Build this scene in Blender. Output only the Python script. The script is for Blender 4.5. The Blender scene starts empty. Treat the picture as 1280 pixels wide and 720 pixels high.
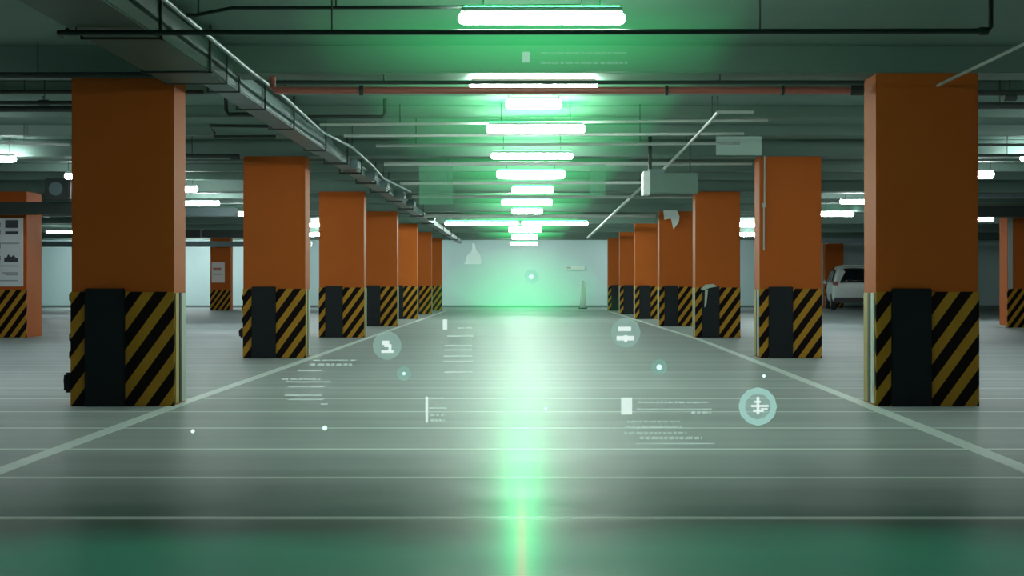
import bpy, bmesh, math, random
from mathutils import Vector, Matrix
random.seed(7)
C = bpy.context.scene.collection
S = bpy.context.scene
CAM_Z, F, VX, VY = 1.1, 1765.0, 652.0, 355.0      # eye height, focal length in px, vanishing point

def at(px, py, Y):
    """world point seen at pixel (px, py) at distance Y along the hall"""
    return Vector(((px-VX)*Y/F, Y, CAM_Z+(VY-py)*Y/F))

# ------------------------------------------------------------------ materials
def mat(name, col, rough=0.6, metal=0.0, noise=0.0, scale=4.0, spec=0.5, stretch=None):
    m = bpy.data.materials.new(name); m.use_nodes = True
    nt = m.node_tree; b = nt.nodes['Principled BSDF']
    b.inputs['Roughness'].default_value = rough
    b.inputs['Metallic'].default_value = metal
    b.inputs['Specular IOR Level'].default_value = spec
    tc = nt.nodes.new('ShaderNodeTexCoord')
    mp = nt.nodes.new('ShaderNodeMapping')
    if stretch: mp.inputs['Scale'].default_value = stretch
    nz = nt.nodes.new('ShaderNodeTexNoise'); nz.inputs['Scale'].default_value = scale
    nz.inputs['Detail'].default_value = 4
    mx = nt.nodes.new('ShaderNodeMix'); mx.data_type = 'RGBA'
    k = max(noise, 0.02)
    mx.inputs['A'].default_value = tuple(c*(1-k) for c in col)+(1,)
    mx.inputs['B'].default_value = tuple(min(1, c*(1+k)) for c in col)+(1,)
    nt.links.new(tc.outputs['Object'], mp.inputs['Vector'])
    nt.links.new(mp.outputs['Vector'], nz.inputs['Vector'])
    nt.links.new(nz.outputs['Fac'], mx.inputs['Factor'])
    nt.links.new(mx.outputs['Result'], b.inputs['Base Color'])
    return m

def emit(name, col, strength):
    m = bpy.data.materials.new(name); m.use_nodes = True
    b = m.node_tree.nodes['Principled BSDF']
    b.inputs['Base Color'].default_value = (.8, .8, .8, 1)
    b.inputs['Emission Color'].default_value = col+(1,)
    b.inputs['Emission Strength'].default_value = strength
    return m

def holo(name, col, strength, alpha):
    m = bpy.data.materials.new(name); m.use_nodes = True
    nt = m.node_tree; nt.nodes.clear()
    o = nt.nodes.new('ShaderNodeOutputMaterial'); t = nt.nodes.new('ShaderNodeBsdfTransparent')
    e = nt.nodes.new('ShaderNodeEmission'); mx = nt.nodes.new('ShaderNodeMixShader')
    e.inputs['Color'].default_value = col+(1,); e.inputs['Strength'].default_value = strength
    mx.inputs[0].default_value = alpha
    nt.links.new(t.outputs[0], mx.inputs[1]); nt.links.new(e.outputs[0], mx.inputs[2])
    nt.links.new(mx.outputs[0], o.inputs['Surface'])
    return m

def floor_mat():
    m = bpy.data.materials.new('painted_concrete_floor'); m.use_nodes = True
    nt = m.node_tree; L = nt.links; b = nt.nodes['Principled BSDF']
    N = nt.nodes.new
    tc = N('ShaderNodeTexCoord'); sp = N('ShaderNodeSeparateXYZ'); L.new(tc.outputs['Object'], sp.inputs[0])
    def noise(scale, st, detail=3):
        mp = N('ShaderNodeMapping'); mp.inputs['Scale'].default_value = st
        n = N('ShaderNodeTexNoise'); n.inputs['Scale'].default_value = scale; n.inputs['Detail'].default_value = detail
        L.new(tc.outputs['Object'], mp.inputs[0]); L.new(mp.outputs[0], n.inputs['Vector']); return n.outputs['Fac']
    def M(op, a, bb, c=None):
        n = N('ShaderNodeMath'); n.operation = op
        for i, v in enumerate((a, bb, c)):
            if v is None: continue
            if isinstance(v, (int, float)): n.inputs[i].default_value = v
            else: L.new(v, n.inputs[i])
        return n.outputs[0]
    def mix(f, a, bb):
        n = N('ShaderNodeMix'); n.data_type = 'RGBA'
        L.new(f, n.inputs['Factor'])
        for k, v in (('A', a), ('B', bb)):
            if isinstance(v, tuple): n.inputs[k].default_value = v+(1,)
            else: L.new(v, n.inputs[k])
        return n.outputs['Result']
    streak = noise(1.0, (.12, 2.2, 1)); patch = noise(.6, (1, 1, 1))
    sm = N('ShaderNodeMapRange'); sm.inputs['From Min'].default_value = .35; sm.inputs['From Max'].default_value = .65
    L.new(streak, sm.inputs['Value'])
    grey = mix(sm.outputs[0], FLOOR_A, FLOOR_B)
    # green light and a dark reflected band painted into the foreground floor colour
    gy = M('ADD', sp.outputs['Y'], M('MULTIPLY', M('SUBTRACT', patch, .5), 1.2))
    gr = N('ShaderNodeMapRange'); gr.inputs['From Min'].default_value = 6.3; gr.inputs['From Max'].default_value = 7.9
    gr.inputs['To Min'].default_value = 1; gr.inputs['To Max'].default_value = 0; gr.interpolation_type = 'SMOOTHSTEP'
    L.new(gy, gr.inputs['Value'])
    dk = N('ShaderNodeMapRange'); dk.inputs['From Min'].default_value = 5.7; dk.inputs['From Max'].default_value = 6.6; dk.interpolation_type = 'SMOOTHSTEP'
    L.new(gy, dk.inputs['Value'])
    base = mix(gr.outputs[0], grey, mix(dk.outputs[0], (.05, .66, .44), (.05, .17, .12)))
    # bay lines across the hall every 1.38 m
    ym = M('FLOORED_MODULO', M('SUBTRACT', sp.outputs['Y'], 6.60), 1.38)
    ln = M('LESS_THAN', ym, .085)
    wr = N('ShaderNodeMapRange'); wr.inputs['From Min'].default_value = 9; wr.inputs['From Max'].default_value = 20
    wr.inputs['To Min'].default_value = .95; wr.inputs['To Max'].default_value = .22; L.new(sp.outputs['Y'], wr.inputs['Value'])
    wear = M('MULTIPLY', ln, wr.outputs[0])
    base = mix(wear, base, (.86, .92, .90))
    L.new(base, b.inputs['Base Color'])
    rr = N('ShaderNodeMapRange'); rr.inputs['To Min'].default_value = .46; rr.inputs['To Max'].default_value = .62
    L.new(streak, rr.inputs['Value']); L.new(rr.outputs[0], b.inputs['Roughness'])
    b.inputs['Specular IOR Level'].default_value = .18
    bp = N('ShaderNodeBump'); bp.inputs['Strength'].default_value = .05; bp.inputs['Distance'].default_value = .01
    L.new(noise(40, (1, 1, 1)), bp.inputs['Height']); L.new(bp.outputs[0], b.inputs['Normal'])
    return m

FLOOR_A = (.35, .39, .40); FLOOR_B = (.45, .50, .50)

def hazard_mat():
    m = bpy.data.materials.new('hazard_stripes'); m.use_nodes = True
    nt = m.node_tree; L = nt.links; N = nt.nodes.new; b = nt.nodes['Principled BSDF']
    tc = N('ShaderNodeTexCoord'); sp = N('ShaderNodeSeparateXYZ'); L.new(tc.outputs['Object'], sp.inputs[0])
    def M(op, a, bb):
        n = N('ShaderNodeMath'); n.operation = op
        for i, v in enumerate((a, bb)):
            if isinstance(v, (int, float)): n.inputs[i].default_value = v
            else: L.new(v, n.inputs[i])
        return n.outputs[0]
    v = M('SUBTRACT', sp.outputs['Z'], M('MULTIPLY', M('ADD', sp.outputs['X'], sp.outputs['Y']), 1.37))
    v = M('FLOORED_MODULO', M('SUBTRACT', v, .34), .305)
    f = M('LESS_THAN', v, .145)
    nz = N('ShaderNodeTexNoise'); nz.inputs['Scale'].default_value = 6
    L.new(tc.outputs['Object'], nz.inputs['Vector'])
    mx0 = N('ShaderNodeMix'); mx0.data_type = 'RGBA'; L.new(nz.outputs['Fac'], mx0.inputs['Factor'])
    mx0.inputs['A'].default_value = (.42, .19, .02, 1); mx0.inputs['B'].default_value = (.50, .26, .03, 1)
    mx = N('ShaderNodeMix'); mx.data_type = 'RGBA'; L.new(f, mx.inputs['Factor'])
    mx.inputs['A'].default_value = (.010, .006, .006, 1); L.new(mx0.outputs['Result'], mx.inputs['B'])
    L.new(mx.outputs['Result'], b.inputs['Base Color']); b.inputs['Roughness'].default_value = .7; b.inputs['Specular IOR Level'].default_value = .1
    return m

MT = dict(
    ceiling=mat('ceiling_paint', (.15, .25, .205), .65, noise=.12, scale=1.2, stretch=(.15, 2, 1)),
    beam=mat('beam_paint', (.13, .21, .175), .6, noise=.12, scale=1.5),
    wall=mat('white_wall_paint', (.60, .77, .77), .55, noise=.03, scale=.6),
    orange=mat('orange_pillar_paint', (.50, .112, .017), .6, noise=.07, scale=1.6, spec=.12),
    hazard=hazard_mat(),
    rubber=mat('black_rubber', (.007, .011, .014), .5, noise=.2, scale=8, spec=.25),
    yellow=mat('yellow_guard', (.42, .30, .05), .45, noise=.08),
    pale=mat('pale_strip', (.50, .55, .46), .4),
    steel=mat('galvanised_steel', (.17, .24, .25), .42, .3, noise=.15, scale=9),
    duct_shade=mat('shade_green_duct', (.04, .09, .07), .5, noise=.1),  # shade under the near duct section put into its dark colour
    dark=mat('dark_pipe_paint', (.03, .045, .04), .5, noise=.1),
    red=mat('red_pipe_paint', (.45, .13, .10), .4, noise=.1),
    greyp=mat('grey_conduit', (.45, .50, .47), .4, noise=.08),
    skirt=mat('dark_skirting', (.16, .20, .19), .6),
    line=mat('white_road_paint', (.82, .90, .87), .5, noise=.05, scale=7),
    carw=mat('white_car_paint', (.74, .80, .78), .22, noise=.01),
    glass=mat('dark_car_glass', (.01, .012, .015), .08),
    tyre=mat('tyre_rubber', (.02, .02, .022), .7),
    trim=mat('car_trim', (.05, .045, .05), .5),
    rim=mat('wheel_rim', (.5, .5, .52), .3, .8),
    lampred=mat('tail_lamp_red', (.30, .06, .07), .2),
    board=mat('white_board', (.80, .84, .86), .5),
    ink=mat('dark_print', (.06, .07, .09), .6),
    inkg=mat('grey_print', (.40, .42, .45), .6),
    paper=mat('pink_white_paper', (.86, .76, .74), .6),
    inkr=mat('red_print', (.55, .22, .18), .6),
    housing=mat('lamp_housing', (.55, .60, .58), .5),
    t_green=emit('tube_green_white', (.80, 1.0, .86), 75.0),
    added_glow=emit('added_green_glow', (.06, 1.0, .26), 30.0),
    t_mid=emit('tube_pale_green_white', (.84, 1.0, .90), 75.0),
    t_white=emit('tube_cool_white', (.90, 1.0, 1.0), 95.0),
    white=mat('white_plastic', (.80, .86, .84), .4),
    h_disc=holo('hologram_disc', (.50, .85, .74), .5, .28),
    h_ring=holo('hologram_rim', (.50, .90, .80), .6, .42),
    h_sym=holo('hologram_symbol', (.85, 1, .95), .8, .6),
    h_txt=holo('hologram_text', (.72, 1, .88), .65, .26),
    h_faint=holo('hologram_faint_text', (.6, 1, .8), .5, .13),
    h_blk=holo('hologram_block', (.80, 1, .92), .75, .75),
    h_pan=holo('hologram_green_panel', (.20, .75, .38), .38, .22),
    h_glow=holo('hologram_spark', (.6, 1, .92), 1.2, .9),
    h_halo=holo('hologram_halo', (.3, .85, .7), .6, .15),
)
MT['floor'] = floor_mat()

# ------------------------------------------------------------------ mesh builder
class MB:
    def __init__(s): s.bm = bmesh.new()
    def box(s, a, b, bev=0.0, rot=None):
        a, b = Vector(a), Vector(b); c = (a+b)/2; d = b-a
        bm = bmesh.new(); bmesh.ops.create_cube(bm, size=1)
        bmesh.ops.scale(bm, vec=(abs(d.x), abs(d.y), abs(d.z)), verts=bm.verts)
        if bev: bmesh.ops.bevel(bm, geom=bm.edges[:], offset=bev, segments=2, affect='EDGES')
        if rot: bmesh.ops.rotate(bm, matrix=rot, verts=bm.verts)
        bmesh.ops.translate(bm, vec=c, verts=bm.verts)
        s._add(bm); return s
    def _add(s, bm):
        me = bpy.data.meshes.new('t'); bm.to_mesh(me); bm.free(); s.bm.from_mesh(me); bpy.data.meshes.remove(me)
    def tube(s, pts, r, seg=10, cap=True):
        pts = [Vector(p) for p in pts]; n = len(pts); rs = r if isinstance(r, (list, tuple)) else [r]*n
        rings = []; up = None
        for i, p in enumerate(pts):
            t = (pts[min(i+1, n-1)]-pts[max(i-1, 0)]).normalized()
            ref = Vector((0, 0, 1)) if abs(t.z) < .9 else Vector((0, 1, 0))
            u = t.cross(ref).normalized() if up is None else (up-t*up.dot(t)).normalized()
            up = u; w = t.cross(u)
            rings.append([s.bm.verts.new(p+(u*math.cos(2*math.pi*k/seg)+w*math.sin(2*math.pi*k/seg))*rs[i]) for k in range(seg)])
        for a, b in zip(rings, rings[1:]):
            for k in range(seg): s.bm.faces.new((a[k], a[(k+1) % seg], b[(k+1) % seg], b[k]))
        if cap: s.bm.faces.new(rings[0][::-1]); s.bm.faces.new(rings[-1])
        return s
    def prism(s, prof, y0, y1):
        """polygon (x,z) extruded from y0 to y1"""
        a = [s.bm.verts.new((x, y0, z)) for x, z in prof]; b = [s.bm.verts.new((x, y1, z)) for x, z in prof]
        n = len(prof); s.bm.faces.new(a); s.bm.faces.new(b[::-1])
        for k in range(n): s.bm.faces.new((a[(k+1) % n], a[k], b[k], b[(k+1) % n]))
        return s
    def build(s, name, m, parent=None, loc=None, smooth=False):
        bmesh.ops.recalc_face_normals(s.bm, faces=s.bm.faces)
        me = bpy.data.meshes.new(name); s.bm.to_mesh(me); s.bm.free()
        me.materials.append(MT[m] if isinstance(m, str) else m)
        if smooth:
            for p in me.polygons: p.use_smooth = True
        o = bpy.data.objects.new(name, me); C.objects.link(o)
        if parent: o.parent = parent
        if loc is not None: o.location = loc
        return o

def tag(o, label, cat, group=None):
    o['label'] = label; o['category'] = cat
    if group: o['group'] = group
    return o
def thing(name, label, cat, loc=(0, 0, 0), rz=0, group=None):
    o = bpy.data.objects.new(name, None); C.objects.link(o); o.location = loc; o.rotation_euler = (0, 0, rz)
    o.empty_display_size = .1
    return tag(o, label, cat, group)
def struct(o): o['kind'] = 'structure'; return o
def dup(root, loc, label, group=None):
    r = root.copy(); C.objects.link(r); r.location = loc; r['label'] = label
    if group: r['group'] = group
    for ch in list(root.children):
        c = ch.copy(); C.objects.link(c); c.parent = r
        for g in list(ch.children):
            d = g.copy(); C.objects.link(d); d.parent = c
    return r

# ------------------------------------------------------------------ the hall
XL, XR, YN, YF, SLAB, SOF = -24.0, 24.0, -6.0, 66.0, 3.25, 3.0
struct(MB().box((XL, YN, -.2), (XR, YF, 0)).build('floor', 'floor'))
MB_c = MB().box((XL, YN, SLAB), (XR, YF, SLAB+.2)); struct(MB_c.build('ceiling', 'ceiling'))
struct(MB().box((XL, YF, 0), (XR, YF+.2, SLAB)).build('wall_back', 'wall'))
struct(MB().box((XL, YN-.2, 0), (XR, YN, SLAB)).build('wall_front', 'wall'))
struct(MB().box((XL-.2, YN, 0), (XL, YF, SLAB)).build('wall_left', 'wall'))
struct(MB().box((XR, YN, 0), (XR+.2, YF, SLAB)).build('wall_right', 'wall'))
struct(MB().box((XL, YF-.03, 0), (XR, YF, .1)).build('baseboard_back', 'skirt'))

ROWS = [12.7, 21.0, 29.0, 36.9, 44.3, 51.6, 58.6]
n = 1
for y in [4.6]+ROWS:                      # deep cross beams over each row of pillars
    struct(MB().box((XL, y, SOF), (XR, y+.46, SLAB), .012).build('trim_%d' % n, 'beam')); n += 1
for a, b in zip(ROWS, ROWS[1:]+[66.0]):   # shallow ribs between them
    for k in (1, 2, 3):
        y = a+.23+(b-a)*k/4
        struct(MB().box((XL, y-.09, 3.11), (XR, y+.09, SLAB), .01).build('trim_%d' % n, 'beam')); n += 1

# lane lines
def lane(label, pts, w=.12):
    m = MB()
    vs = []
    for (x, y) in pts: vs.append((x-w/2, x+w/2, y))
    for (a, b, y), (c, d, y2) in zip(vs, vs[1:]):
        v = [m.bm.verts.new(p) for p in ((a, y, 0), (b, y, 0), (d, y2, 0), (c, y2, 0), (a, y, .004), (b, y, .004), (d, y2, .004), (c, y2, .004))]
        for f in ((3, 2, 1, 0), (4, 5, 6, 7), (0, 1, 5, 4), (1, 2, 6, 5), (2, 3, 7, 6), (3, 0, 4, 7)): m.bm.faces.new([v[i] for i in f])
    return tag(m.build('lane_line', 'line'), label, 'road marking')
lane('long white painted line running along the foot of the left pillars', [(-3.04, 6.5), (-3.12, 12.4), (-3.13, 26), (-3.1, 58)])
lane('long white painted line running along the foot of the right pillars', [(2.93, 6.5), (3.12, 12.4), (3.3, 19), (3.52, 28), (3.52, 58)])

# ------------------------------------------------------------------ pillars (origin: centre of the front foot edge)
def pillar(name_label, xc, y, side, w=.92, d=.46, h=SOF, group=None, guards=True, panel=True, bh=1.03):
    """side = +1 when the aisle side is at +x"""
    t = thing('pillar', name_label, 'pillar', (xc, y, 0), 0, group)
    MB().box((-w/2, 0, 0), (w/2, d, h), .012).build('shaft', 'orange', t)
    MB().box((-w/2-.004, -.012, 0), (w/2+.004, .03, bh), .003).build('hazard_band', 'hazard', t)
    if panel:
        MB().box((-.33, -.045, 0), (.03, -.012, bh+.03), .008).build('rubber_panel', 'rubber', t)
    if guards:
        xi = side*w/2
        MB().box((xi, .035, .02), (xi+side*.012, .16, bh-.01), .003).build('corner_guard', 'pale' if side < 0 else 'yellow', t)
        MB().box((xi, .20, .02), (xi+side*.012, .27, bh-.01), .003).build('edge_strip', 'dark', t)
        MB().box((xi, .28, .02), (xi+side*.010, d-.03, bh-.01), .003).build('side_guard', 'yellow' if side < 0 else 'pale', t)
    return t
LX = [-3.59, -3.68, -3.70, -3.72, -3.74, -3.76, -3.78]
RX = [3.65, 4.00, 4.03, 4.06, 4.02, 4.05, 4.05]
ordn = ['nearest', 'second', 'third', 'fourth', 'fifth', 'sixth', 'seventh']
lp = []; rp = []
for i, y in enumerate(ROWS):
    lab = ('large orange pillar nearest on the left, hazard stripes and black panel at its foot' if i == 0 else
           '%s orange pillar from the front in the left row, hazard stripes at its foot' % ordn[i])
    if i == 6: lab = 'farthest orange pillar of the left row, its striped foot close to the back wall'
    lp.append(pillar(lab, LX[i], y, 1, group='orange pillars lining the lane on the left'))
for i, y in enumerate(ROWS):
    lab = ('large orange pillar nearest on the right, hazard stripes and black panel at its foot' if i == 0 else
           '%s orange pillar from the front in the right row, hazard stripes at its foot' % ordn[i])
    if i == 6: lab = 'farthest orange pillar of the right row, its striped foot close to the back wall'
    if i == 2: lab = 'third orange pillar from the front in the right row, with pale bracket on its black panel'
    rp.append(pillar(lab, RX[i], y, -1, group='orange pillars lining the lane on the right'))
# rubber blocks on the outer face of the two nearest left pillars
for t, zs in ((lp[0], (.98, .62, .46)), (lp[1], (.9, .74, .56, .40))):
    for z in zs:
        MB().box((-.49, .02, z-.04), (-.46, .12, z+.04), .01).build('rubber_block', 'rubber', t)
m = MB().box((-.54, .02, .12), (-.46, .14, .30), .02).build('wheel_buffer', 'rubber', lp[0])
MB().box((-.548, .05, .20), (-.538, .11, .25), .003).build('reflector', 'lampred', m)
m = MB().box((-.53, .02, .30), (-.46, .14, .44), .02).build('wheel_buffer', 'rubber', lp[1])
MB().box((-.538, .05, .35), (-.528, .11, .40), .003).build('reflector', 'lampred', m)
# thin conduits up the front faces
tb = MB().tube([(-.40, -.02, 1.6), (-.40, -.02, 2.3), (-.39, -.02, 2.3), (-.39, -.02, SOF)], .012); tb.build('conduit', 'greyp', rp[1])
MB().box((-.43, -.035, 2.24), (-.37, -.001, 2.30), .004).build('conduit_box', 'greyp', rp[1])
# pale bracket on the third right pillar
b = MB().prism([(-.36, 1.0), (-.26, 1.09), (-.10, 1.10), (-.02, 1.05), (-.18, 1.02), (-.30, .97)], -.075, -.045)
b.prism([(-.27, .97), (-.21, .99), (-.24, .70), (-.28, .62)], -.070, -.045)
b.build('bracket', 'pale', rp[2])
# outer pillars
pL = pillar('orange pillar at the far left edge carrying the white notice board', -10.63, 29.0, 1, d=.93, guards=False, panel=False, bh=.98)
pLL = pillar('small distant orange pillar by the back wall with a pinkish paper notice', -12.5, 58.6, 1, w=.84, panel=False, guards=False, bh=.85)
pR = pillar('orange pillar at the far right edge with a grey strip up its corner', 12.72, 35.6, -1, w=.94, d=.6, panel=False, guards=False, bh=.98)
MB().box((-.46, -.012, .98), (-.34, 0, SOF), .003).build('corner_strip', 'greyp', pR)
MB().box((-.52, .0, .0), (-.47, .6, .05), .003).build('foot_plate', 'greyp', pR)
pillar('distant orange pillar rising behind the white car', 14.4, 65.0, -1, w=.84, panel=False, guards=False)

# notice board on the far-left pillar
t = thing('notice_board', 'white notice board with dark pictograms on the far left pillar', 'sign', (-10.75, 28.995, 1.75))
MB().box((-.58, -.03, -.70), (.52, 0, .70), .006).build('board', 'board', t)
MB().box((.16, -.04, .50), (.42, -.03, .66), .003).build('pictogram', 'ink', t)
MB().box((.16, -.04, .37), (.42, -.03, .43), .002).build('text_line', 'ink', t)
MB().box((-.02, -.04, .17), (.45, -.03, .20), .002).build('text_line', 'inkg', t)
bp = MB().prism([(.14, -.20), (.42, -.20), (.42, -.12), (.36, -.10), (.34, -.05), (.28, -.10), (.22, -.04), (.18, -.12), (.14, -.10)], -.04, -.03)
bp.build('pictogram', 'ink', t)
for z in (.56, .40, .12, -.12): MB().box((0, -.04, z-.045), (.06, -.03, z+.045), .002).build('arrow_mark', 'ink', t)
for z, x0 in ((-.28, 0), (-.42, .10), (-.46, .16), (-.58, .05)): MB().box((x0, -.04, z-.012), (.42, -.03, z+.012), .002).build('text_line', 'inkg', t)
# paper notice
t = thing('paper_notice', 'pinkish white paper notice taped to the small distant left pillar', 'sign', (-12.56, 58.595, 1.58))
MB().box((-.30, -.02, -.42), (.24, 0, .42), .003).build('sheet', 'paper', t)
MB().box((-.24, -.028, .08), (.10, -.02, .20), .002).build('heading', 'inkr', t)
MB().box((-.22, -.028, -.10), (.16, -.02, -.05), .002).build('text_line', 'inkg', t)

# ------------------------------------------------------------------ strip lights
def lamp(label, X, Y, Z, L, mt, group, cat='ceiling light', r=.042):
    up = mt != 't_white'
    t = thing('strip_light', label, cat, (X, Y, Z), 0, group)
    h = MB().box((-L/2+.02, -.05, .035), (L/2-.02, .05, .075), .008).build('housing', 'housing', t)
    for sx in (-.35, .35):
        MB().tube([(sx*L, 0, .075), (sx*L, 0, SLAB-Z)], .006, 6).build('hanger_rod', 'dark', t)
    n = 6; pts = [(-L/2, 0, 0), (-L/2+.012, 0, 0), (-L/2+.035, 0, 0), (L/2-.035, 0, 0), (L/2-.012, 0, 0), (L/2, 0, 0)]
    MB().tube(pts, [r*.45, r*.8, r, r, r*.8, r*.45], 12).build('tube', mt, t, smooth=True)
    if up: MB().box((-L/2+.04, -.04, .0752), (L/2-.04, .04, .078)).build('added_green_glow', 'added_glow', t)  # unseen glowing strip added on the housing to tint the ceiling green
    return t
def lamp_px(label, x0, x1, py, mt, group, h=1.84, r=.042):
    Y = h*F/(VY-py)
    return lamp(label, ((x0+x1)/2-VX)*Y/F, Y, CAM_Z+h, (x1-x0)*Y/F, mt, group, r=r)
CG = 'strip lights down the middle of the ceiling'
lamp_px('long glowing strip light nearest the camera at top centre', 573, 781, 23, 't_green', CG)
lamp_px('thin long strip light just above the short one, behind the red pipe', 587, 747, 107.5, 't_green', CG, r=.03)
lamp_px('short strip light, third from the front in the middle row', 632, 702, 130, 't_mid', CG, r=.05)
lamp_px('long strip light directly behind the short one in the middle row', 608, 731, 161, 't_mid', CG, r=.055)
lamp_px('fifth strip light from the front in the middle row', 614, 716, 195, 't_mid', CG)
lamp_px('sixth strip light from the front in the middle row', 621, 706, 218, 't_mid', CG, r=.07)
lamp_px('seventh strip light from the front in the middle row', 640, 692, 237, 't_mid', CG, r=.06)
lamp_px('eighth strip light from the front in the middle row', 627, 690, 253, 't_mid', CG, r=.07)
lamp_px('small ninth strip light from the front in the middle row', 640, 678, 264, 't_mid', CG, r=.07)
lamp_px('left half of the very wide strip light spanning the lane far back', 556, 648, 279, 't_mid', CG, h=1.80, r=.045)
lamp_px('right half of the very wide strip light spanning the lane far back', 652, 735, 279, 't_mid', CG, h=1.80, r=.045)
lamp_px('strip light just beyond the very wide pair in the middle row', 636, 677, 287, 't_mid', CG, h=1.80, r=.09)
lamp_px('farthest strip light of the middle row near the back wall', 640, 672, 296, 't_mid', CG, h=1.80, r=.09)
LG = 'strip lights over the left parking bays'; RG = 'strip lights over the right parking bays'
lamp_px('cool white strip light at the far left edge of the picture', -34, 20, 199, 't_white', LG)
lamp_px('small cool white light showing left of the nearest left pillar', 81, 112, 220, 't_white', LG, r=.05)
lamp_px('cool white light just right of the nearest left pillar, higher of three', 205, 247, 236, 't_white', LG, r=.06)
lamp_px('cool white light just right of the nearest left pillar, middle of three', 231, 274, 254, 't_white', LG, r=.06)
lamp_px('cool white light beside the second left pillar, lowest of three', 267, 309, 267, 't_white', LG, r=.06)
lamp_px('cool white light in the gap between second and third left pillars, upper', 384, 414, 281, 't_white', LG, r=.06)
lamp_px('cool white light in the gap between second and third left pillars, lower', 380, 408, 293, 't_white', LG, h=1.78, r=.07)
lamp_px('dim distant strip light above the white wall at left', 58, 90, 290, 't_white', LG, h=1.78, r=.05)
lamp_px('small bright light beside the nearest right pillar', 1217, 1242, 218, 't_white', RG, r=.07)
lamp_px('light cut by the right edge of the picture', 1276, 1310, 198, 't_white', RG, r=.05)
lamp_px('upper cool white strip light between the two nearest right pillars', 1050, 1095, 252, 't_white', RG, r=.05)
lamp_px('lower cool white strip light between the two nearest right pillars', 1025, 1067, 267, 't_white', RG, r=.07)
lamp_px('strip light beside the far right orange pillar', 1205, 1242, 274, 't_white', RG, r=.07)
lamp_px('light in the gap between second and third right pillars, upper', 925, 948, 281, 't_white', RG, r=.06)
lamp_px('light in the gap between second and third right pillars, lower', 925, 950, 293, 't_white', RG, h=1.78, r=.07)

# side rows carried on outside the frame: unseen lamps added to brighten the floor
for X, g, sd in ((-7.8, LG, 'left'), (7.8, RG, 'right')):
    for Y in (11.6, 15.6):
        lamp('added cool white strip light over the %s parking bays, outside the picture edge' % sd, X, Y, 2.94, 1.3, 't_white', g)
for X in (-19, -14.4, -6.7, 6.7):  # hidden lamps added to brighten the back wall
    lamp('added cool white strip light brightening the back wall, hidden behind a pillar or duct', X, 62.8, 2.90, 2.2, 't_white', 'added strip lights along the back wall')
lamp('last strip light of the middle row, right at the back wall', 0.1, 62.8, 2.90, 1.2, 't_mid', CG, r=.07)

# ------------------------------------------------------------------ ducts, pipes, conduits
CAT = 'pipe'
def run(name, label, cat, segs, r, mt, couplings=(), cm='dark', hang=(), group=None):
    t = thing(name, label, cat, segs[0], 0, group); o = Vector(segs[0])
    loc = [Vector(p)-o for p in segs]
    MB().tube(loc, r, 10).build('pipe_run', mt, t, smooth=False)
    for p, half in couplings:
        p = Vector(p)-o; MB().tube([p-Vector((half, 0, 0)), p+Vector((half, 0, 0))], r*1.5, 10).build('coupling', cm, t)
    for p in hang:
        p = Vector(p)-o
        MB().tube([p, (p.x, p.y, SLAB-o.z)], .006, 6).build('hanger_rod', 'dark', t)
    return t
Y1 = 9.69
a, b = at(72, 41, Y1), at(1235, 39, Y1)
run('ceiling_pipe', 'dark pipe across the top of the picture, nearest camera, bent up at both ends', CAT,
    [(a.x, Y1+.3, SLAB), (a.x, Y1+.3, a.z+.1), (a.x, Y1+.1, a.z), a, b, (b.x+.02, Y1, b.z+.03), (b.x+.02, Y1, SLAB)], .019, 'dark',
    couplings=[((b.x-.03, Y1, b.z), .03)], hang=[at(95, 41, Y1), at(415, 41, Y1), at(950, 40, Y1)])
a = at(245, 19, 9.9)
run('ceiling_pipe', 'thin dark pipe kinked near the duct, along the very top of the picture', CAT,
    [at(226, 19, 9.9), a, at(290, 10, 9.9), at(560, 9, 9.9), at(726, 7, 9.9), (at(726, 9, 9.9).x+.02, 9.9, SLAB)], .013, 'dark', hang=[at(248, 17, 9.9), at(420, 10, 9.9)])
run('ceiling_pipe', 'dark pipe crossing in front of the top of the nearest left pillar', CAT,
    [(-9.5, 12.55, 2.955), (-3.0, 12.55, 2.955), (-2.97, 12.55, 2.98), (-2.97, 12.55, SLAB)], .028, 'dark', hang=[(-4.3, 12.55, 2.955), (-7, 12.55, 2.955)])
YR = 12.93
a, b = at(345, 113, YR), at(1064, 113, YR)
run('ceiling_pipe', 'red pipe spanning the lane to the nearest right pillar', CAT,
    [(a.x-.03, YR, SOF+.02), (a.x-.03, YR, a.z+.03), a, b], .032, 'red',
    couplings=[((b.x+.05, YR, b.z), .06), (at(833, 113, YR), .014), (at(452, 113, YR), .02), (at(978, 113, YR), .012)])
a, b = at(345, 103, 12.8), at(1080, 103, 12.8)
run('ceiling_pipe', 'thin dark pipe running just above the red pipe', CAT, [a, b], .018, 'dark', hang=[at(480, 103, 12.8), at(900, 103, 12.8)])
a, b = at(385, 146, 16.4), at(478, 146, 16.4)
run('ceiling_pipe', 'short dark pipe right of the duct, ending in an upward elbow', CAT, [(a.x, 16.4, 2.98), a, b, (b.x+.03, 16.4, b.z+.05), (b.x+.03, 16.4, SLAB)], .022, 'dark')
run('ceiling_pipe', 'thin pale pipe across the lane behind the short strip light', CAT, [at(400, 156, 16.9), at(960, 150, 16.9)], .018, 'greyp', hang=[at(500, 155, 16.9), at(800, 152, 16.9)])
run('ceiling_pipe', 'thin pale pipe across the lane below the long strip light', CAT, [at(430, 170, 18), at(930, 167, 18)], .018, 'greyp', hang=[at(520, 169, 18), at(800, 168, 18)])
run('ceiling_pipe', 'pale pipe across the lane between fourth and fifth strip lights', CAT, [at(470, 182, 19.4), at(925, 179, 19.4)], .022, 'greyp', hang=[at(520, 181, 19.4), at(800, 180, 19.4)])
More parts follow.
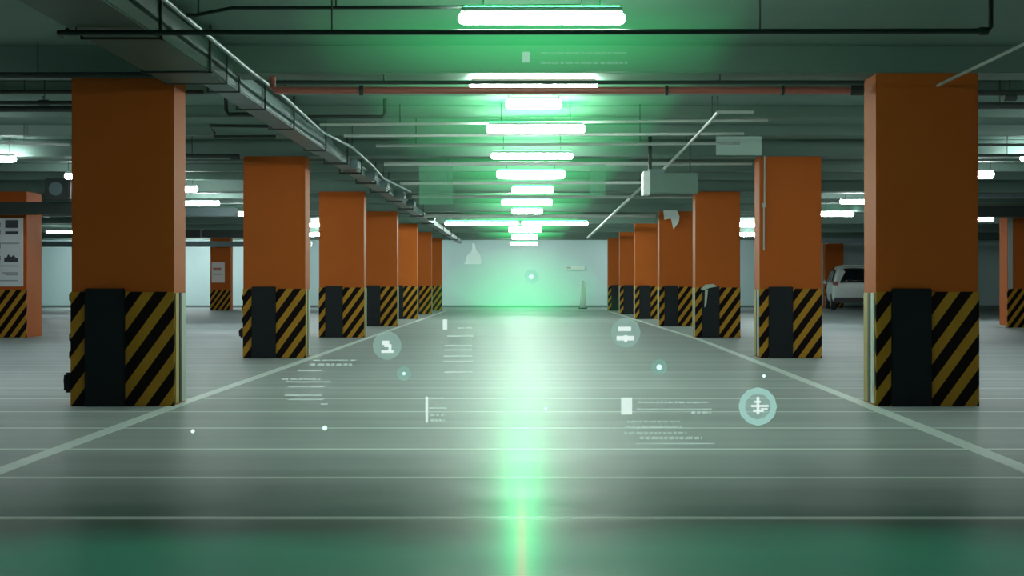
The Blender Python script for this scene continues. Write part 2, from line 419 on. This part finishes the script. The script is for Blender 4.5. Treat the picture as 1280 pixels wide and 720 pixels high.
run('ceiling_pipe', 'pale pipe across the lane under the fifth strip light', CAT, [at(480, 205, 22), at(940, 204, 22)], .03, 'greyp', hang=[at(560, 205, 22), at(800, 205, 22)])
run('ceiling_pipe', 'pale pipe across the lane above the seventh strip light', CAT, [at(500, 229, 25.8), at(870, 228, 25.8)], .03, 'greyp', hang=[at(560, 229, 25.8), at(800, 228, 25.8)])
run('ceiling_pipe', 'pale pipe across the lane below the seventh strip light', CAT, [at(515, 246, 30), at(868, 246, 30)], .035, 'greyp', hang=[at(560, 246, 30), at(800, 246, 30)])
run('ceiling_pipe', 'pale pipe across the lane above the very wide strip light', CAT, [at(530, 270, 38), at(820, 270, 38)], .045, 'greyp', hang=[at(560, 270, 38), at(780, 270, 38)])
# left bays
run('ceiling_pipe', 'upper of three dark pipes at the left edge beside the nearest pillar', CAT, [(-9, 14.2, 3.03), (-3.2, 14.2, 3.03)], .022, 'dark', hang=[(-5, 14.2, 3.03)])
run('ceiling_pipe', 'middle of three dark pipes at the left edge, with a valve', CAT, [(-9, 14.8, 3.0), (-4.2, 14.8, 3.0)], .022, 'dark', couplings=[((at(55, 118, 14.8).x, 14.8, 3.0), .05)], hang=[(-5, 14.8, 3.0)])
run('ceiling_pipe', 'lowest of three dark pipes at the left edge beside the nearest pillar', CAT, [at(-40, 136, 15.2), at(150, 136, 15.2)], .035, 'dark', hang=[at(54, 136, 15.2)])
a, b = at(286, 143, 15.8), at(345, 143, 15.8)
run('ceiling_pipe', 'short dark pipe above the second left pillar, with an elbow end', CAT, [(a.x-.03, 15.8, SLAB), (a.x-.03, 15.8, a.z+.05), a, b], .024, 'dark')
a, b = at(268, 171, 18), at(345, 171, 18)
run('ceiling_pipe', 'dark double bent pipe just above the second left pillar', CAT, [at(345, 158, 18), at(262, 157, 18), (a.x, 18, a.z+.05), a, b], .02, 'dark')
run('ceiling_pipe', 'dark pipe ending in a valve left of the second left pillar', CAT, [at(200, 195, 20.5), at(294, 195, 20.5)], .03, 'dark', couplings=[(at(294, 196, 20.5), .06)], hang=[at(240, 195, 20.5)])
run('ceiling_pipe', 'pale pipe above the far left edge light', CAT, [at(-10, 178, 19), at(88, 181, 19)], .02, 'greyp', hang=[at(30, 179, 19)])
# right bays
run('ceiling_pipe', 'upper dark pipe at the right edge beside the nearest right pillar', CAT, [at(1190, 116, 13.9), at(1330, 116, 13.9)], .03, 'dark', couplings=[(at(1262, 121, 13.9), .06)], hang=[at(1262, 116, 13.9)])
run('ceiling_pipe', 'lower dark pipe at the right edge beside the nearest right pillar', CAT, [at(1190, 132, 14.9), at(1330, 132, 14.9)], .035, 'dark', hang=[at(1250, 132, 14.9)])
run('ceiling_pipe', 'thin dark pipe above the light cut by the right edge', CAT, [at(1190, 181, 19.2), at(1330, 181, 19.2)], .018, 'dark', hang=[at(1259, 181, 19.2)])
run('ceiling_pipe', 'dark pipe level with the light cut by the right edge', CAT, [at(1190, 194, 20.6), at(1330, 194, 20.6)], .022, 'dark', hang=[at(1259, 194, 20.6)])

# conduits along the lane
pts = [(-2.36, 9.2, 2.98), (-2.38, 12.2, 2.97), (-2.35, 14, 2.95), (-2.40, 17, 2.93), (-2.28, 19, 2.94), (-2.22, 21, 2.86), (-2.30, 23.5, 2.86), (-2.05, 26, 2.80)]
t = run('cable_conduit', 'thin wavy cable conduit running beside the big duct', 'conduit', pts, .018, 'steel', hang=[pts[2], pts[4], pts[6]])
pts = [at(1172, 107, 12.69), at(1282, 54, 10.4), at(1420, -13, 8.0)]
run('cable_conduit', 'thin pale conduit slanting to the top of the nearest right pillar', 'conduit', pts, .014, 'greyp', hang=[pts[1]])
pts = [at(942, 140, 15.2), at(897, 140, 15.2), at(890, 149, 15.9), at(858, 183, 19.4), at(828, 213, 23.3), at(800, 236, 28), at(772, 262, 34), at(735, 297, 52)]
run('cable_conduit', 'pale conduit running along the lane right of the middle lights', 'conduit', pts, [.018, .018, .018, .02, .025, .03, .035, .05], 'greyp', hang=pts[1:6])

# the long galvanised duct on the left
t = thing('air_duct', 'long galvanised steel air duct running along the lane on the left', 'duct', (-2.75, 8.0, 2.86))
MB().box((-.38, 0, 0), (.16, 4.4, .26), .01).build('duct_section', 'duct_shade', t)
MB().box((-.39, 4.4, -.005), (.165, 4.43, .265), .003).build('end_flange', 'dark', t)
MB().box((-.10, 4.43, .02), (.15, 11.5, .22), .01).build('duct_section', 'steel', t)
MB().box((-.08, 11.5, .03), (.14, 26.0, .18), .008).build('duct_section', 'steel', t)
MB().box((-.06, 26.0, .02), (.14, 54.0, .16), .008).build('duct_section', 'steel', t)
for y in (2.1, 3.7, 4.9, 6.2, 8.0, 10.6):
    x0 = -.40 if y < 4.4 else -.12
    m = MB(); m.box((x0, y-.02, -.012), (.18, y+.02, .0)); m.box((x0, y-.02, -.012), (x0+.015, y+.02, .385)); m.box((.165, y-.02, -.012), (.18, y+.02, .385)); m.build('duct_bracket', 'dark', t)
for y in (12.6, 14.4, 16.6, 19, 22, 25, 28.5, 33, 38, 43, 48):
    m = MB(); m.box((-.14, y-.03, -.02), (.22, y+.03, .01)); m.box((-.14, y-.02, -.02), (-.12, y+.02, .385)); m.box((.20, y-.02, -.02), (.22, y+.02, .385)); m.build('duct_bracket', 'dark', t)
for y, w in ((13.4, .12), (15.6, .16), (18, .14), (21, .2), (24, .18), (31, .2)):
    MB().box((.14, y, .0), (.14+w, y+.5, .14), .02).build('junction_box', 'steel', t)

# low ducts over the outer bays
def duct(label, x0, x1, y, z0, z1, mt='dark', fl=3):
    t = thing('cross_duct', label, 'duct', ((x0+x1)/2, y, z0), 0)
    w = (x1-x0)/2
    MB().box((-w, 0, 0), (w, .4, z1-z0), .01).build('duct_section', mt, t)
    for k in range(fl):
        x = -w+(k+.5)*2*w/fl
        MB().box((x-.02, -.02, -.02), (x+.02, .42, z1-z0+.02), .003).build('flange', 'steel', t)
        MB().tube([(x, .2, z1-z0), (x, .2, SLAB-z0)], .008, 6).build('hanger_rod', 'dark', t)
    return t
duct('low dark duct above the notice board at the far left', -14, -7.4, 28.2, 2.50, 2.74)
duct('long grey duct behind the dark one above the notice board', -15, -6.4, 31.5, 2.62, 2.80, 'steel')
duct('dark duct above the distant left pillar with the paper notice', -13.6, -7.3, 46, 2.62, 2.86)
duct('grey duct nearest the back wall in the left bays', -22, -8.6, 57.6, 2.62, 2.84, 'steel', 5)
duct('dark duct above the far right orange pillar', 9.4, 16, 33.6, 2.70, 2.95)
duct('grey duct just in front of the dark one at the right edge', 8.6, 14, 29.8, 2.93, 3.08, 'steel')
duct('grey duct over the white car', 11.0, 18, 56, 2.72, 2.9, 'steel')

# hanging sign box with dark drop rod
c = at(843, 229, 20.0)
t = thing('hanging_sign_box', 'grey hanging box sign with a white lit end, right of the middle lights', 'sign', (c.x, 20.0, c.z))
w = 30*20/F
MB().box((-w, 0, -.14), (w, .35, .15), .01).build('casing', 'beam', t)
MB().box((-w-.10, -.01, -.16), (-w, .36, .17), .008).build('end_panel', 'white', t)
MB().box((-w-.04, -.02, .15), (-w+.22, .2, .20), .02).build('bracket', 'steel', t)
MB().box((-w-.02, .1, .15), (-w+.03, .16, SLAB-c.z), .004).build('drop_rod', 'dark', t)
MB().tube([(w-.1, .15, .15), (w-.1, .15, SLAB-c.z)], .01, 6).build('drop_rod', 'dark', t)

c = at(856, 274, 33)
t = thing('wall_speaker', 'small pale loudspeaker mounted high on the fourth right pillar', 'speaker', (3.98, 36.88, 2.86))
MB().prism([(-.28, .15), (.05, .15), (.12, 0), (.10, -.15), (-.02, -.32), (-.08, -.05), (-.26, -.08)], -.22, 0).build('casing', 'white', t)
MB().box((-.1, -.05, .1), (0, 0, .14)).build('bracket', 'dark', t)

# exit-style pale box over left bays & dark box
c = at(31+18, 191, 22.2)
t = thing('hanging_sign', 'small pale hanging sign over the left bays by the edge light', 'sign', (at(38, 191, 22.2).x, 22.2, at(38, 191, 22.2).z))
MB().box((-.16, -.03, -.04), (.20, .03, .05), .005).build('sign_plate', 'pale', t)
for x in (-.1, .14): MB().tube([(x, 0, .05), (x, 0, SLAB-t.location.z)], .006, 6).build('hanger_rod', 'dark', t)
c = at(70, 236, 27)
t = thing('ventilation_unit', 'dark box fan unit hanging left of the nearest left pillar', 'fan unit', (c.x, 27, c.z))
MB().box((-.22, 0, -.18), (.26, .5, .20), .02).build('casing', 'dark', t)
MB().tube([(0, -.03, 0), (0, .02, 0)], .13, 20).build('fan_ring', 'steel', t)
for x in (-.15, .2): MB().tube([(x, .25, .2), (x, .25, SLAB-c.z)], .01, 6).build('hanger_rod', 'dark', t)

# ------------------------------------------------------------------ things by the back wall
t = thing('bollard', 'white bollard post standing in front of the back wall', 'bollard', (2.72, 62.5, 0))
MB().tube([(0, 0, 0), (0, 0, .05)], .2, 16).build('base_plate', 'dark', t)
MB().tube([(0, 0, .05), (0, 0, 1.05), (0, 0, 1.18), (0, 0, 1.25)], [.14, .13, .10, .04], 16).build('post', 'white', t, smooth=True)
t = thing('wall_box', 'white service box on the back wall above the bollard', 'box', (2.5, 65.99, 1.85))
MB().box((-.45, -.14, -.1), (.45, 0, .1), .02).build('casing', 'white', t)
MB().box((-.4, -.16, -.03), (-.2, -.14, .05), .01).build('latch', 'greyp', t)

# ------------------------------------------------------------------ the car (x across, y forward, rear at y=0)
def car(loc, rz):
    t = thing('car', 'white van-like car parked beyond the nearest right pillar', 'car', loc, rz)
    W = .94
    # stations: y, z bottom, belt height, roof height, width scale
    st = [(0.00, .42, .95, 1.00, .86), (.03, .34, 1.05, 1.22, .93), (.10, .30, 1.08, 1.55, .97), (.25, .28, 1.08, 1.74, 1.0), (.60, .27, 1.08, 1.80, 1.0),
          (1.3, .27, 1.06, 1.84, 1.0), (2.2, .27, 1.05, 1.83, 1.0), (2.8, .27, 1.04, 1.76, 1.0), (3.2, .28, 1.03, 1.52, 1.0), (3.6, .28, 1.02, 1.20, .99),
          (3.9, .29, 1.0, 1.06, .97), (4.3, .32, .92, .96, .92), (4.5, .38, .74, .80, .82)]
    def ring(y, zb, zt, zr, ws):
        w = W*ws; k = max(0.0, min(1.0, (zr-zt)/.75)); wr = w*(1-.22*k)
        half = [(w*.86, zb), (w*.97, zb+.06), (w, zb+.25), (w*1.0, (zb+zt)/2+.08), (w*.985, zt-.04), (w*.965, zt),
                (w+(wr-w)*.45-.02, zt+(zr-zt)*.4), (wr-.02, zt+(zr-zt)*.80), (wr-.10, zt+(zr-zt)*.95), (wr*.5, zr)]
        return [(x, y, z) for x, z in half]+[(-x, y, z) for x, z in reversed(half)]
    m = MB(); rings = []
    for s in st: rings.append([m.bm.verts.new(p) for p in ring(*s)])
    for a, b in zip(rings, rings[1:]):
        k = len(a)
        for i in range(k): m.bm.faces.new((a[i], a[(i+1) % k], b[(i+1) % k], b[i]))
    m.bm.faces.new(rings[0]); m.bm.faces.new(rings[-1][::-1])
    body = m.build('body', 'carw', t, smooth=True)
    sub = body.modifiers.new('s', 'SUBSURF'); sub.levels = 1; sub.render_levels = 1
    # rear window: curved dark sheet with thickness following the hatch
    def sheet(name, pts_fn, nu, nv, mt, off, parent=t):
        mm = MB(); g = [[mm.bm.verts.new(pts_fn(i/nu, j/nv)) for j in range(nv+1)] for i in range(nu+1)]
        for i in range(nu):
            for j in range(nv): mm.bm.faces.new((g[i][j], g[i+1][j], g[i+1][j+1], g[i][j+1]))
        o = mm.build(name, mt, parent, smooth=True)
        md = o.modifiers.new('t', 'SOLIDIFY'); md.thickness = off; md.offset = 0
        return o
    sheet('rear_window', lambda u, v: ((u-.5)*2*(.80-.14*v), -.03+.19*v**1.4+.10*abs(2*u-1)**3, 1.10+.56*v-.06*abs(2*u-1)**3), 12, 6, 'glass', .02)
    for s in (-1, 1):
        for y0, y1 in ((.42, 1.22), (1.30, 2.15), (2.23, 3.10)):
            def f(u, v, s=s, y0=y0, y1=y1):
                y = y0+(y1-y0)*u
                if y0 < .5: y = y0+.10*v+(y1-y0-.10*v)*u
                if y1 > 3: y = y0+(y1-y0-.42*v)*u
                return (s*(.945-.145*v), y, 1.10+.52*v)
            sheet('side_window', f, 4, 4, 'glass', .02)
        MB().box((s*.70, -.04, .98), (s*.93, .10, 1.14), .03).build('tail_lamp', 'lampred', t)
        MB().box((s*.80, 4.22, .66), (s*.60, 4.46, .80), .03).build('head_lamp', 'pale', t)
        MB().box((s*.96, 2.86, 1.04), (s*1.14, 3.0, 1.18), .04).build('wing_mirror', 'carw', t)
        for y in (.82, 3.58):
            wv = MB().tube([(s*.72, y, .34), (s*.75, y, .34), (s*.94, y, .34), (s*.96, y, .34)], [.28, .34, .34, .30], 28).build('wheel', 'tyre', t)
            mm = MB().tube([(s*.955, y, .34), (s*.972, y, .34)], .20, 20); mm.build('hub_cap', 'rim', wv)
    sheet('windscreen', lambda u, v: ((u-.5)*2*(.86-.16*v), 3.58-.62*v-.12*abs(2*u-1)**3, 1.19+.50*v), 12, 5, 'glass', .02)
    MB().box((-.90, -.07, .30), (.90, .12, .50), .05).build('rear_bumper', 'trim', t)
    MB().box((-.30, -.03, .68), (.30, .02, .80), .01).build('number_plate', 'board', t)
    MB().box((-.55, .02, 1.74), (.55, .22, 1.78), .015).build('roof_spoiler', 'carw', t)
    return t
car((14.0, 59.2, 0), math.radians(-8)).scale = (1, 1, 1.06)

# ------------------------------------------------------------------ floating projected graphics in the lane
def badge(label, px, py, Y, rpx, sides, symbol, ringed=False):
    p = at(px, py, Y); r = rpx*Y/F
    t = thing('hologram_badge', label, 'hologram', p)
    MB().tube([(0, -.006, 0), (0, .006, 0)], r, sides).build('disc', 'h_disc', t)
    if ringed:
        m = MB(); n = sides
        for k in range(n):
            a0, a1 = 2*math.pi*k/n, 2*math.pi*(k+1)/n
            v = [m.bm.verts.new((q*r*math.cos(a), yy, q*r*math.sin(a))) for yy in (-.012, -.007) for q, a in ((.68, a0), (1, a0), (1, a1), (.68, a1))]
            for f in ((0, 1, 2, 3), (7, 6, 5, 4), (0, 3, 7, 4), (1, 0, 4, 5), (2, 1, 5, 6)): m.bm.faces.new([v[i] for i in f])
        m.build('rim', 'h_ring', t)
    m = MB()
    for x0, z0, x1, z1 in symbol: m.box((x0*r, -.016, z0*r), (x1*r, -.010, z1*r))
    m.build('symbol', 'h_sym', t)
    return t
badge('pale round hologram badge floating over the lane by the left line', 484, 432, 13.5, 18, 14,
      [(-.35, .05, .15, .35), (-.2, -.1, .3, .1), (-.4, -.5, .45, -.32), (.1, -.35, .3, -.05)])
badge('pale octagonal hologram badge floating over the lane near the right pillars', 782, 416, 13.5, 19, 10,
      [(-.5, .12, .35, .4), (-.6, -.5, .55, -.2), (-.1, -.6, .1, -.15)])
badge('ringed hologram badge floating lowest at right in front of the right line', 947, 508, 8.8, 24, 12,
      [(-.07, -.4, .07, .5), (-.35, -.02, .55, .08), (-.25, -.28, .3, -.18), (-.2, .2, .15, .3), (.15, -.15, .5, -.08)], True)
def text(label, Y, rows, blocks=()):
    x0 = min(r[0] for r in rows+list(blocks)); y0 = max(r[1] for r in rows)
    o = at(x0, y0, Y); t = thing('hologram_text', label, 'hologram', o); k = Y/F
    for (a, y, b, h, dash) in rows:
        m = MB(); x = a
        while x < b:
            w = random.uniform(3, 9) if dash else b-a
            m.box(((x-x0)*k, -.003, (y0-y)*k), ((min(x+w, b)-x0)*k, .003, (y0-y+h)*k)); x += w+(random.uniform(1, 3) if dash else 1)
        m.build('text_line', 'h_txt' if Y > 9.05 else 'h_faint', t)
    for (a, y, b, h) in blocks:
        MB().box(((a-x0)*k, -.004, (y0-y)*k), ((b-x0)*k, .004, (y0-y+h)*k)).build('block', 'h_blk' if Y > 9.05 else 'h_txt', t)
    return t
text('faint projected text rows beside a solid white block, floating at right', 9.5,
     [(798, 504, 887, 2.2, True), (796, 512, 890, 1.4, False), (864, 517, 889, 3, True), (784, 528, 850, 2, True), (782, 535, 852, 2, True),
      (780, 542, 858, 2, True), (800, 549, 878, 3, True), (795, 555, 893, 1.2, False)], [(776.5, 518, 790, 21)])
text('faint ladder of projected bars floating left of the green beam', 10.5,
     [(572, 411, 590, 2, True), (559, 421, 591, 2, False), (556, 433, 590, 2, False), (555, 438, 590, 1.5, False), (555, 446, 590, 2, False),
      (554, 453, 591, 2, False), (556, 466, 590, 2, False)], [(553.5, 412, 559, 13)])
text('small projected comb pattern floating low, left of the green beam', 9.3,
     [(536, 499, 556, 2, False), (536, 511, 558, 2, False), (538, 520, 556, 3, True), (538, 527, 556, 3, True), (572, 518, 590, 2, True)], [(532, 528, 535, 32)])
text('faint projected text rows floating over the left lane line', 12.0,
     [(392, 451, 446, 1.5, True), (388, 457, 440, 2.5, True), (372, 464, 402, 1.5, False), (352, 475, 400, 2, True), (358, 478, 414, 1.5, False),
      (360, 484, 405, 1.2, False), (356, 495, 402, 2, False), (360, 500, 404, 1.5, False), (401, 506, 412, 2, True)])
text('faint projected text strip floating high under the ceiling at top centre', 9.0,
     [(676, 67, 783, 2, True), (676, 80, 784, 3, True), (728, 91, 784, 2, True)], [(653, 78, 662, 13)])
def panel(label, x0, y0, x1, y1, Y, mt='h_pan'):
    c = at((x0+x1)/2, (y0+y1)/2, Y); k = Y/F; w, h = (x1-x0)*k/2, (y1-y0)*k/2
    o = MB().box((-w, -.004, -h), (w, .004, h)).build('hologram_screen', mt, None, c)
    return tag(o, label, 'hologram')
panel('translucent green projected panel under the ceiling, left of the lights', 524, 208, 566, 256, 20.6)
panel('translucent green projected panel under the ceiling, right of the lights', 737, 205, 757, 246, 20.6)
def spark(label, px, py, Y, rpx, halo):
    t = thing('hologram_spark', label, 'hologram', at(px, py, Y)); r = rpx*Y/F
    m = MB(); bmesh.ops.create_icosphere(m.bm, subdivisions=2, radius=r); m.build('core', 'h_glow', t, smooth=True)
    if halo: m = MB(); bmesh.ops.create_icosphere(m.bm, subdivisions=3, radius=halo*Y/F); m.build('halo', 'h_halo', t, smooth=True)
spark('bright cyan floating spark below the octagonal badge', 824, 459, 11, 3.5, 10)
spark('soft cyan floating spark just below the left round badge', 505, 467, 11, 2, 9)
spark('small floating spark under the text rows at left', 406, 535, 9, 3, 0)
spark('small floating spark nearest the left lane line', 241, 539, 9, 2.5, 0)
spark('tiny floating spark above the ringed badge', 955, 470, 10, 2, 0)
spark('small floating spark inside the green beam', 682, 511, 9, 2.5, 0)

panel('faint translucent projected patch before the top of the second right pillar', 895, 167, 952, 194, 19.5, 'h_faint')
p = at(592, 317, 40)
t = thing('hologram_badge', 'small pale upright projected figure-like mark before the back wall, left of centre', 'hologram', p)
m = MB(); m.prism([(-.28, -.30), (.28, -.30), (.22, -.22), (.20, -.02), (.08, .08), (.02, .30), (-.04, .30), (-.06, .05), (-.20, -.05), (-.22, -.22)], -.01, .01); m.build('symbol', 'h_txt', t)
spark('bright white-green floating spark before the back wall inside the beam', 664, 346, 30, 3, 9)

# ------------------------------------------------------------------ the green light beam: a glowing body of haze along the lane
def beam():
    X0 = (655-VX)/F
    st = [(4.6, .16, .55), (5.5, .28, .62), (7, .50, .75), (9, .75, .85), (13, 1.1, .95), (20, 1.7, 1.0), (32, 2.2, 1.3), (46, 2.7, 2.0), (60, 3.15, 2.75)]
    m = MB(); rings = []; n = 16
    for y, w, h in st:
        rings.append([m.bm.verts.new((w*math.cos(2*math.pi*k/n), y, .012+h/2+h/2*math.sin(2*math.pi*k/n)*.97)) for k in range(n)])
    for a, b in zip(rings, rings[1:]):
        for k in range(n): m.bm.faces.new((a[k], a[(k+1) % n], b[(k+1) % n], b[k]))
    m.bm.faces.new(rings[0]); m.bm.faces.new(rings[-1][::-1])
    mt = bpy.data.materials.new('glowing_green_haze'); mt.use_nodes = True
    nt = mt.node_tree; nt.nodes.clear(); N = nt.nodes.new; L = nt.links
    def M(op, a, bb=0.0):
        q = N('ShaderNodeMath'); q.operation = op
        for i, v in enumerate((a, bb)):
            if isinstance(v, (int, float)): q.inputs[i].default_value = v
            else: L.new(v, q.inputs[i])
        return q.outputs[0]
    out = N('ShaderNodeOutputMaterial'); em = N('ShaderNodeEmission'); tc = N('ShaderNodeTexCoord'); sp = N('ShaderNodeSeparateXYZ')
    L.new(tc.outputs['Object'], sp.inputs[0])
    x, y = sp.outputs['X'], sp.outputs['Y']
    wc = N('ShaderNodeFloatCurve')                      # beam half-width and brightness along the lane
    def curve(pts, vin):
        q = N('ShaderNodeFloatCurve'); c = q.mapping.curves[0]
        q.mapping.use_clip = False
        c.points[0].location = pts[0]; c.points[1].location = pts[-1]
        for p in pts[1:-1]: c.points.new(*p)
        for p in c.points: p.handle_type = 'VECTOR'
        q.mapping.update(); L.new(vin, q.inputs['Value']); return q.outputs[0]
    nt.nodes.remove(wc)
    yn = M('DIVIDE', y, 60.0)
    w = curve(BW, yn); e = curve(BE, yn)
    q2 = M('POWER', M('DIVIDE', M('ABSOLUTE', x), w), 2.0)
    g = M('ADD', M('EXPONENT', M('MULTIPLY', q2, -1.0)), M('MULTIPLY', M('EXPONENT', M('MULTIPLY', q2, -.22)), .45))
    zs = M('ADD', M('MULTIPLY', y, .034), .30)           # soft top edge
    gz = M('EXPONENT', M('MULTIPLY', M('POWER', M('DIVIDE', sp.outputs['Z'], zs), 2.0), -1.0))
    L.new(M('MULTIPLY', M('MULTIPLY', g, gz), e), em.inputs['Strength'])
    # warm core where the beam starts
    core = M('MULTIPLY', M('EXPONENT', M('MULTIPLY', M('POWER', M('DIVIDE', M('ABSOLUTE', x), .022), 2.0), -1.0)), M('MULTIPLY', M('LESS_THAN', y, 6.7), M('EXPONENT', M('MULTIPLY', M('POWER', M('DIVIDE', sp.outputs['Z'], .16), 2.0), -1.0))))
    cm = N('ShaderNodeMix'); cm.data_type = 'RGBA'; L.new(M('MULTIPLY', core, .9), cm.inputs['Factor'])
    cm.inputs['A'].default_value = (.06, 1.0, .30, 1); cm.inputs['B'].default_value = (1.0, .55, .32, 1)
    L.new(cm.outputs['Result'], em.inputs['Color'])
    L.new(em.outputs[0], out.inputs['Volume'])
    o = m.build('light_beam', mt, None, smooth=True)
    tag(o, 'glowing green haze beam lying along the middle of the lane', 'light beam'); o['kind'] = 'stuff'
BW = [(.075, .05), (.12, .12), (.15, .22), (.22, .42), (.35, .75), (.6, 1.25), (1.0, 1.8)]
BE = [(.075, .42), (.10, .22), (.13, .030), (.2, .005), (.35, .003), (.6, .007), (1.0, .018)]
beam()

def ceiling_haze():
    m = MB()
    prof = [(10.08, 2.90), (12.55, 2.90), (12.66, 2.985), (60.0, 2.985), (60.0, 3.245), (10.08, 3.245)]
    a = [m.bm.verts.new((-1.7, y, z)) for y, z in prof]; b = [m.bm.verts.new((1.7, y, z)) for y, z in prof]
    m.bm.faces.new(a); m.bm.faces.new(b[::-1]); n = len(prof)
    for k in range(n): m.bm.faces.new((a[(k+1) % n], a[k], b[k], b[(k+1) % n]))
    mt = bpy.data.materials.new('glowing_ceiling_haze'); mt.use_nodes = True
    nt = mt.node_tree; nt.nodes.clear(); N = nt.nodes.new; L = nt.links
    def M(op, a, bb=0.0):
        q = N('ShaderNodeMath'); q.operation = op
        for i, v in enumerate((a, bb)):
            if isinstance(v, (int, float)): q.inputs[i].default_value = v
            else: L.new(v, q.inputs[i])
        return q.outputs[0]
    out = N('ShaderNodeOutputMaterial'); em = N('ShaderNodeEmission'); tc = N('ShaderNodeTexCoord'); sp = N('ShaderNodeSeparateXYZ')
    L.new(tc.outputs['Object'], sp.inputs[0])
    q2 = M('POWER', M('DIVIDE', M('ABSOLUTE', M('SUBTRACT', sp.outputs['X'], .1)), 1.15), 2.0)
    L.new(M('MULTIPLY', M('EXPONENT', M('MULTIPLY', q2, -1.0)), .17), em.inputs['Strength'])
    em.inputs['Color'].default_value = (.06, 1.0, .26, 1); L.new(em.outputs[0], out.inputs['Volume'])
    o = m.build('ceiling_haze', mt)
    tag(o, 'glowing green haze under the ceiling along the row of middle lights', 'haze'); o['kind'] = 'stuff'
ceiling_haze()

# ------------------------------------------------------------------ camera, world, colour
cam = bpy.data.cameras.new('camera'); co = bpy.data.objects.new('camera', cam); C.objects.link(co)
co.location = (0, 0, CAM_Z); co.rotation_euler = (math.radians(90), 0, 0)
cam.sensor_width = 36; cam.lens = F/1280*36
cam.shift_x = -(VX-640)/1280; cam.shift_y = -(360-VY)/1280
cam.clip_end = 200
S.camera = co
w = bpy.data.worlds.new('world'); w.use_nodes = True; S.world = w
w.node_tree.nodes['Background'].inputs[0].default_value = (0, 0, 0, 1)
vs = S.view_settings
vs.view_transform = 'Standard'; vs.look = 'None'; vs.gamma = 1; vs.use_curve_mapping = False
vs.exposure = 0.3
S.cycles.use_denoising = True
S.cycles.max_bounces = 8; S.cycles.diffuse_bounces = 5; S.cycles.transparent_max_bounces = 24
S.cycles.sample_clamp_indirect = 6
